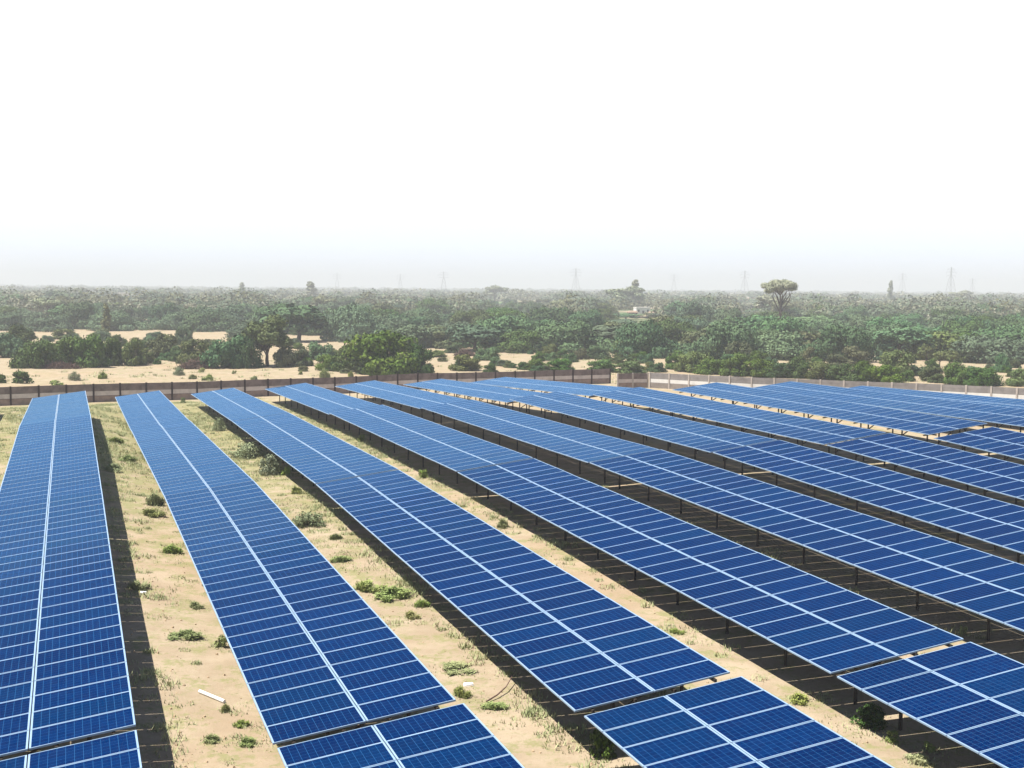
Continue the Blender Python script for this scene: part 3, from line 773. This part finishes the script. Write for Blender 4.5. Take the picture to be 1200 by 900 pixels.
SC_ = random.Random(31)
for n_, x0, x1, y0, y1, wa, wb, ks, lb, gp in (
    (34, 130, 275, 399, 428, 12, 30, ('olive_a', 'teal_b', 'mesq_b'), 'small irregular scrub bush among the left shrubs', 'scrub among the left shrubs'),
    (12, 328, 420, 404, 438, 10, 26, ('lime_a', 'olive_a', 'teal_b'), 'small irregular scrub bush around the spreading mesquite', 'scrub around the spreading mesquite'),
    (58, 505, 800, 406, 437, 8, 24, ('olive_a', 'teal_b', 'mesq_b', 'lime_a'), 'small irregular scrub bush on the middle sand', 'scrub on the middle sand'),
    (16, 1060, 1205, 422, 450, 12, 30, ('olive_a', 'teal_b', 'mesq_b', 'lime_a'), 'small irregular scrub bush near the right edge', 'scrub near the right edge'),
    (12, 0, 130, 396, 408, 14, 34, ('teal_b', 'olive_a'), 'irregular scrub bush on the far left sand', 'scrub on the far left sand'),
    (14, 810, 1070, 420, 432, 16, 34, ('olive_a', 'teal_b', 'mesq_b'), 'irregular scrub bush between hedge and wood', 'scrub between hedge and wood')):
    for i in range(n_):
        wp = SC_.uniform(wa, wb); put(SC_.choice(ks), 'shrub', SC_.uniform(x0, x1), SC_.uniform(y0, y1), wp, wp*SC_.uniform(.38, .62), lb, 'shrub', gp, parts=False)
# brush heaps
for px, py, wp, hp, lb in ((70, 432, 46, 7, 'flat brown heap of dead brush under the left shrubs'), (230, 432, 42, 10, 'brown heap of dead brush by the yellow-green shrub'), (545, 417, 24, 7, 'brown heap of dead brush on the middle sand')):
    X, Y, Z, dep = at(px, py); W_ = wp*dep/F; H_ = hp*dep/F; b = MB()
    for i in range(330):
        a = rng.uniform(0, 6.28); r = math.sqrt(rng.random())*W_/2; c = Vector((math.cos(a)*r, math.sin(a)*r*.45, rng.random()*H_*(1-(2*r/W_)**2)+.05))
        d = Vector((rng.gauss(0, 1), rng.gauss(0, 1), rng.gauss(0, .45))).normalized()*rng.uniform(.4, .9)
        b.bar(c-d, c+d, .05, .05)
    o = new('brush_heap', b.mesh('brush_heap', [M['twig']]), None, (X, Y, Z)); tag(o, lb, 'brush heap', 'heaps of dead brush')

# grass between the rows: one mass
gr = np.random.RandomState(9); GV = []; GF = []; q = 0
_gc = {}
def gz_fast(x, y):
    k = (round(x*2), round(y*2))
    if k not in _gc: _gc[k] = ground_z(k[0]/2, k[1]/2)
    return _gc[k]
def tuft(x, y, rad, n, hgt):
    global q
    for i in range(n):
        a = gr.rand()*6.283; r = math.sqrt(gr.rand())*rad; bx, by = x+math.cos(a)*r, y+math.sin(a)*r*1.0
        bz = gz_fast(bx, by); h_ = hgt*(.5+gr.rand()); b2 = gr.rand()*6.283; ln = h_*.6; wd = .012+hgt*.05
        dx, dy = math.cos(b2), math.sin(b2)
        GV.extend([(bx-dy*wd, by+dx*wd, bz-.01), (bx+dy*wd, by-dx*wd, bz-.01), (bx+dx*ln, by+dy*ln, bz+h_)]); GF.append((q, q+1, q+2)); q += 3
for _k, px_, py_, wp_, hp_, lb_ in AISLE:
    if lb_ is None: continue
    X, Y, Z, dep = at(px_, py_); tuft(X, Y, wp_*dep/F*.75, 70, .06); tuft(X+.3, Y-.2, wp_*dep/F*1.1, 60, .045)
aisles = [(-5.6, -3.0, .5), (1.3, 4.2, 1.0), (7.9, 11.4, 1.0), (14.6, 18.2, .55), (21.4, 25.0, .35)]
for x0, x1, dn in aisles:
    y = 24.0
    while y < 131:
        far_ = min(1, max(0, (y-40)/40)); base_n = (2.8+6.0*far_)*dn
        for i in range(gr.poisson(base_n)):
            x = gr.uniform(x0, x1); yy = y+gr.rand(); patch = math.sin(x*.9+yy*.23)+math.sin(yy*.61+x*.4)
            if patch < -.2 and gr.rand() < .75: continue
            tuft(x, yy, gr.uniform(.15, .6+.45*far_), int(gr.uniform(30, 80)), gr.uniform(.03, .09+.07*far_))
        y += 1.0
for xe, y0_, y1_, dn in ((2.0, 24, 100, .9), (10.95, 24, 116, 1.6), (17.8, 24, 116, 1.5), (24.7, 30, 116, .9), (8.0, 24, 116, .8), (14.7, 24, 116, .7)):
    y = y0_
    while y < y1_:
        for i in range(gr.poisson(dn)): tuft(xe+gr.randn()*.28, y+gr.rand(), gr.uniform(.15, .5), int(gr.uniform(25, 70)), gr.uniform(.05, .17))
        y += 1.0
for i in range(380):      # sparse weeds on the open sand beyond the wall and by the right wall
    px = gr.uniform(0, 1200); py_ = gr.uniform(404, 452); X, Y, Z, dep = at(px, py_, -12.1)
    if Y < fence_y(X)+1: continue
    for _ in range(1):
        bz = ground_z(X, Y); n = 26; rad = gr.uniform(.3, 1.2); h0 = gr.uniform(.12, .3)
        for j in range(n):
            a = gr.rand()*6.283; r = math.sqrt(gr.rand())*rad; b2 = gr.rand()*6.283; dx, dy = math.cos(b2), math.sin(b2)
            bx, by = X+math.cos(a)*r, Y+math.sin(a)*r; wd = .05
            GV.extend([(bx-dy*wd, by+dx*wd, bz-.03), (bx+dy*wd, by-dx*wd, bz-.03), (bx+dx*h0*.7, by+dy*h0*.7, bz+h0*(.5+gr.rand()))]); GF.append((q, q+1, q+2)); q += 3
go = new('grass', make_mesh('grass', GV, GF, [M['grass']])); tag(go, 'short dry grass and weeds scattered over the sand', 'grass', kind='stuff')
# loose clods and pebbles
b = MB()
for i in range(1500):
    x0, x1, dn = aisles[1+int(gr.rand()*4)] if gr.rand() < .9 else aisles[0]
    x = gr.uniform(x0, x1); y = 24+gr.rand()**1.6*70; s_ = gr.uniform(.012, .05); z = gz_fast(x, y)
    a = gr.rand()*3; c, sn = math.cos(a)*s_, math.sin(a)*s_
    k = gr.uniform(.6, 1.4)
    b.hexa([(x-c, y-sn, z-.02), (x+sn, y-c, z-.02), (x+c*k, y+sn*k, z-.02), (x-sn, y+c, z-.02),
            (x-c*.6, y-sn*.6, z+s_*.7), (x+sn*.5, y-c*.5, z+s_*.6), (x+c*.6, y+sn*.6, z+s_*.8), (x-sn*.6, y+c*.6, z+s_*.5)])
po = new('pebbles', b.mesh('pebbles', [mat_flat('clods', (.42, .31, .20), .95, .1, 0, .2, 8)])); tag(po, 'loose clods and pebbles on the sand between the rows', 'pebbles', kind='stuff')

# white pipe, dry branch, scraps
A = at(234, 812); B = at(263, 824)
b = MB(); b.tube([Vector(A[:3])+Vector((0, 0, .045)), Vector(B[:3])+Vector((0, 0, .045))], .045, 12)
p0 = new('plastic_pipe', b.mesh('plastic_pipe', [M['pipe']], False)); tag(p0, 'short white pipe lying on the sand of the first aisle', 'pipe')
b = MB(); pts = [at(570, 824), at(583, 818), at(593, 811), at(600, 801), at(604, 795)]
b.tube([Vector(p_[:3])+Vector((0, 0, .04+.05*i)) for i, p_ in enumerate(pts)], [.022, .02, .017, .012, .008], 6)
p1 = new('dry_branch', b.mesh('dry_branch', [M['twig']], True)); tag(p1, 'curved dark dry branch on the sand of the second aisle', 'branch')
for px, py, s_, lb in ((549, 803, .16, 'flat white scrap on the sand beside the gap of the second row'), (168, 695, .12, 'pale stone at the shadow edge of the first row'), (27, 487, .45, 'white scrap on the green patch left of the first row'), (748, 451, .30, 'small white block at the foot of the wall')):
    X, Y, Z, dep = at(px, py); b = MB()
    b.hexa([(-s_, -s_*.5, -.03), (s_*.8, -s_*.6, -.03), (s_, s_*.6, -.03), (-s_*.8, s_*.5, -.03), (-s_*.9, -s_*.4, .03), (s_*.7, -s_*.45, .05), (s_*.85, s_*.5, .04), (-s_*.7, s_*.45, .06)])
    if s_ == .30: b = MB(); b.box(-.3, .3, -.2, .2, -.05, .42); b.box(-.24, .24, -.15, .15, .42, .5)
    o = new('scrap', b.mesh('scrap', [M['pipe']]), None, (X, Y, Z)); tag(o, lb, 'scrap')

# ------------------------------------------------------------------ far buildings, fields, pylons
def house(px, py, wpx, hpx, label, walls, roof, flat=False, nwin=3):
    X, Y, Z, dep = at(px, py, -12.1); W_ = wpx*dep/F; H_ = hpx*dep/F; D_ = W_*.6
    o = empty('house', (X, Y, Z)); o.rotation_euler = (0, 0, -YAW+.25); tag(o, label, 'house', 'farm houses far in the scrub')
    b = MB(); hh = H_*(.92 if flat else .66); b.box(-W_/2, W_/2, -D_/2, D_/2, -.3, hh); new('wall', b.mesh('wall', [walls]), o)
    b = MB()
    if flat: b.box(-W_/2-.15, W_/2+.15, -D_/2-.15, D_/2+.15, hh+.002, H_)
    else:
        v = [(-W_/2-.4, -D_/2-.4, hh+.002), (W_/2+.4, -D_/2-.4, hh+.002), (W_/2+.4, D_/2+.4, hh+.002), (-W_/2-.4, D_/2+.4, hh+.002), (-W_*.35, -.05, H_), (W_*.35, -.05, H_), (W_*.35, .05, H_), (-W_*.35, .05, H_)]
        b.hexa(v)
    new('roof', b.mesh('roof', [roof]), o)
    for i in range(nwin):
        xx = -W_/2+W_*(i+.5)/nwin; b = MB()
        if i == nwin//2: b.box(xx-.5, xx+.5, -D_/2-.05, -D_/2-.003, 0, min(2.0, hh*.8)); new('door', b.mesh('door', [M['glass_dark']]), o)
        else: b.box(xx-.45, xx+.45, -D_/2-.05, -D_/2-.003, hh*.42, hh*.75); new('window', b.mesh('window', [M['glass_dark']]), o)
    return o
house(752, 369, 17, 9, 'white farmhouse on pale ground in front of the hazy broad tree', M['wall_white'], M['wall_white'], True)
house(765, 371, 12, 6, 'small mud hut right of the white farmhouse', M['wall_mud'], M['roof'])
house(741, 370, 11, 6, 'small mud hut left of the white farmhouse', M['wall_mud'], M['roof'])
house(145, 351, 13, 8, 'white flat-roofed house far off near the left skyline', M['wall_white'], M['wall_white'], True)
house(173, 361, 4, 3, 'tiny white hut in the left wood', M['wall_white'], M['wall_white'], True, 1)
house(411, 347, 9, 6, 'white house on the skyline left of the middle', M['wall_white'], M['wall_white'], True)
house(866, 354, 9, 5, 'white house far off left of the umbrella tree', M['wall_white'], M['wall_white'], True)
house(882, 355, 13, 7, 'tan house beside the umbrella tree crown', M['wall_mud'], M['wall_white'], True)
house(1020, 349, 6, 5, 'tiny white house right of the umbrella tree', M['wall_white'], M['wall_white'], True, 1)
house(491, 352, 6, 6, 'small pale house under the skyline in the middle', M['wall_white'], M['roof'], False, 1)
def patch(px, py, wpx, dpt, label, mat, name='field'):
    X, Y, Z, dep = at(px, py, -12.1); W_ = wpx*dep/F; V_ = []; F_ = []; n = 10
    for j in range(5):
        for i in range(n+1):
            a = (i/n-.5)*W_*(1+.1*math.sin(j*2.)); c = (j/4-.5)*dpt*(1+.15*math.sin(i*1.7))
            x_ = X+a*math.cos(YAW)+c*math.sin(YAW); y_ = Y-a*math.sin(YAW)+c*math.cos(YAW); V_.append((x_, y_, CAMZ-11.4))
    for j in range(4):
        for i in range(n): F_.append((j*(n+1)+i, j*(n+1)+i+1, (j+1)*(n+1)+i+1, (j+1)*(n+1)+i))
    o = new(name, make_mesh(name, V_, F_, [mat])); tag(o, label, kind='structure')
patch(600, 356, 150, 120, 'pale green field in front of the far trees', M['field'])
patch(230, 352, 110, 160, 'pale green field below the left skyline', M['field'])
patch(752, 371, 40, 60, 'bare pale farmyard around the white farmhouse', M['ground'], 'farmyard')
patch(125, 352, 70, 90, 'bare pale ground before the far left house', M['ground'], 'farmyard')
patch(875, 371, 24, 20, 'bare pale clearing left of the umbrella tree', M['ground'], 'clearing')

def pylon_mesh(h, base):
    b = MB(); lv = [0, .22, .42, .58, .70, .82, .92, 1.0]
    def wdt(t): return base*(1-t)**1.1+.05*base if t < .7 else base*.15*(1.2-t)+.3
    t_ = .24
    for i in range(len(lv)-1):
        a, c = wdt(lv[i])/2, wdt(lv[i+1])/2; za, zc = h*lv[i], h*lv[i+1]
        ca = [(-a, -a, za), (a, -a, za), (a, a, za), (-a, a, za)]; cc = [(-c, -c, zc), (c, -c, zc), (c, c, zc), (-c, c, zc)]
        for k in range(4):
            b.bar(ca[k], cc[k], t_, t_); b.bar(ca[k], cc[(k+1) % 4], t_*.6, t_*.6); b.bar(cc[k], cc[(k+1) % 4], t_*.6, t_*.6)
    arms = MB()
    for t, L in ((.70, base*.85), (.82, base*1.0), (.92, base*.7)):
        for s in (-1, 1):
            arms.bar((0, -.3, h*t), (s*L, 0, h*t+.3), t_, t_); arms.bar((0, .3, h*(t+.05)), (s*L, 0, h*t+.3), t_*.7, t_*.7)
            arms.bar((s*L, 0, h*t+.2), (s*L, 0, h*t-1.4), t_*.7, t_*.7)
    return b.mesh('lattice', [M['steel']]), arms.mesh('crossarms', [M['steel']])
PY = pylon_mesh(30, 8)
for px, top, dist, lb in ((520, 318, 1250, 'tallest hazy pylon on the skyline left of the middle'), (469, 321, 1500, 'faint pylon left of the tallest one'), (395, 320, 1550, 'faint pylon on the left skyline'), (675, 314, 1350, 'hazy pylon on the skyline right of the middle'), (873, 317, 1300, 'hazy pylon left of the umbrella tree'), (790, 321, 1600, 'faint pylon between the farmhouse and the umbrella tree'), (1058, 320, 1550, 'faint pylon right of the narrow pointed tree'), (1115, 313, 1200, 'hazy tall pylon on the right skyline'), (1140, 326, 1500, 'small faint pylon beside the domed hazy tree')):
    d = CF*F+CR*(px-600)+CU*(450-top); dist *= 2.0; k = dist/float(d@CF); P = d*k; gz = ground_z(P[0], P[1]); hh = P[2]+CAMZ-gz
    o = empty('pylon', (P[0], P[1], gz)); s_ = hh/30; o.scale = (s_, s_, s_); o.rotation_euler = (0, 0, rng.uniform(-.4, .3)); tag(o, lb, 'pylon', 'power pylons on the skyline')
    new('lattice', PY[0], o); new('crossarms', PY[1], o)
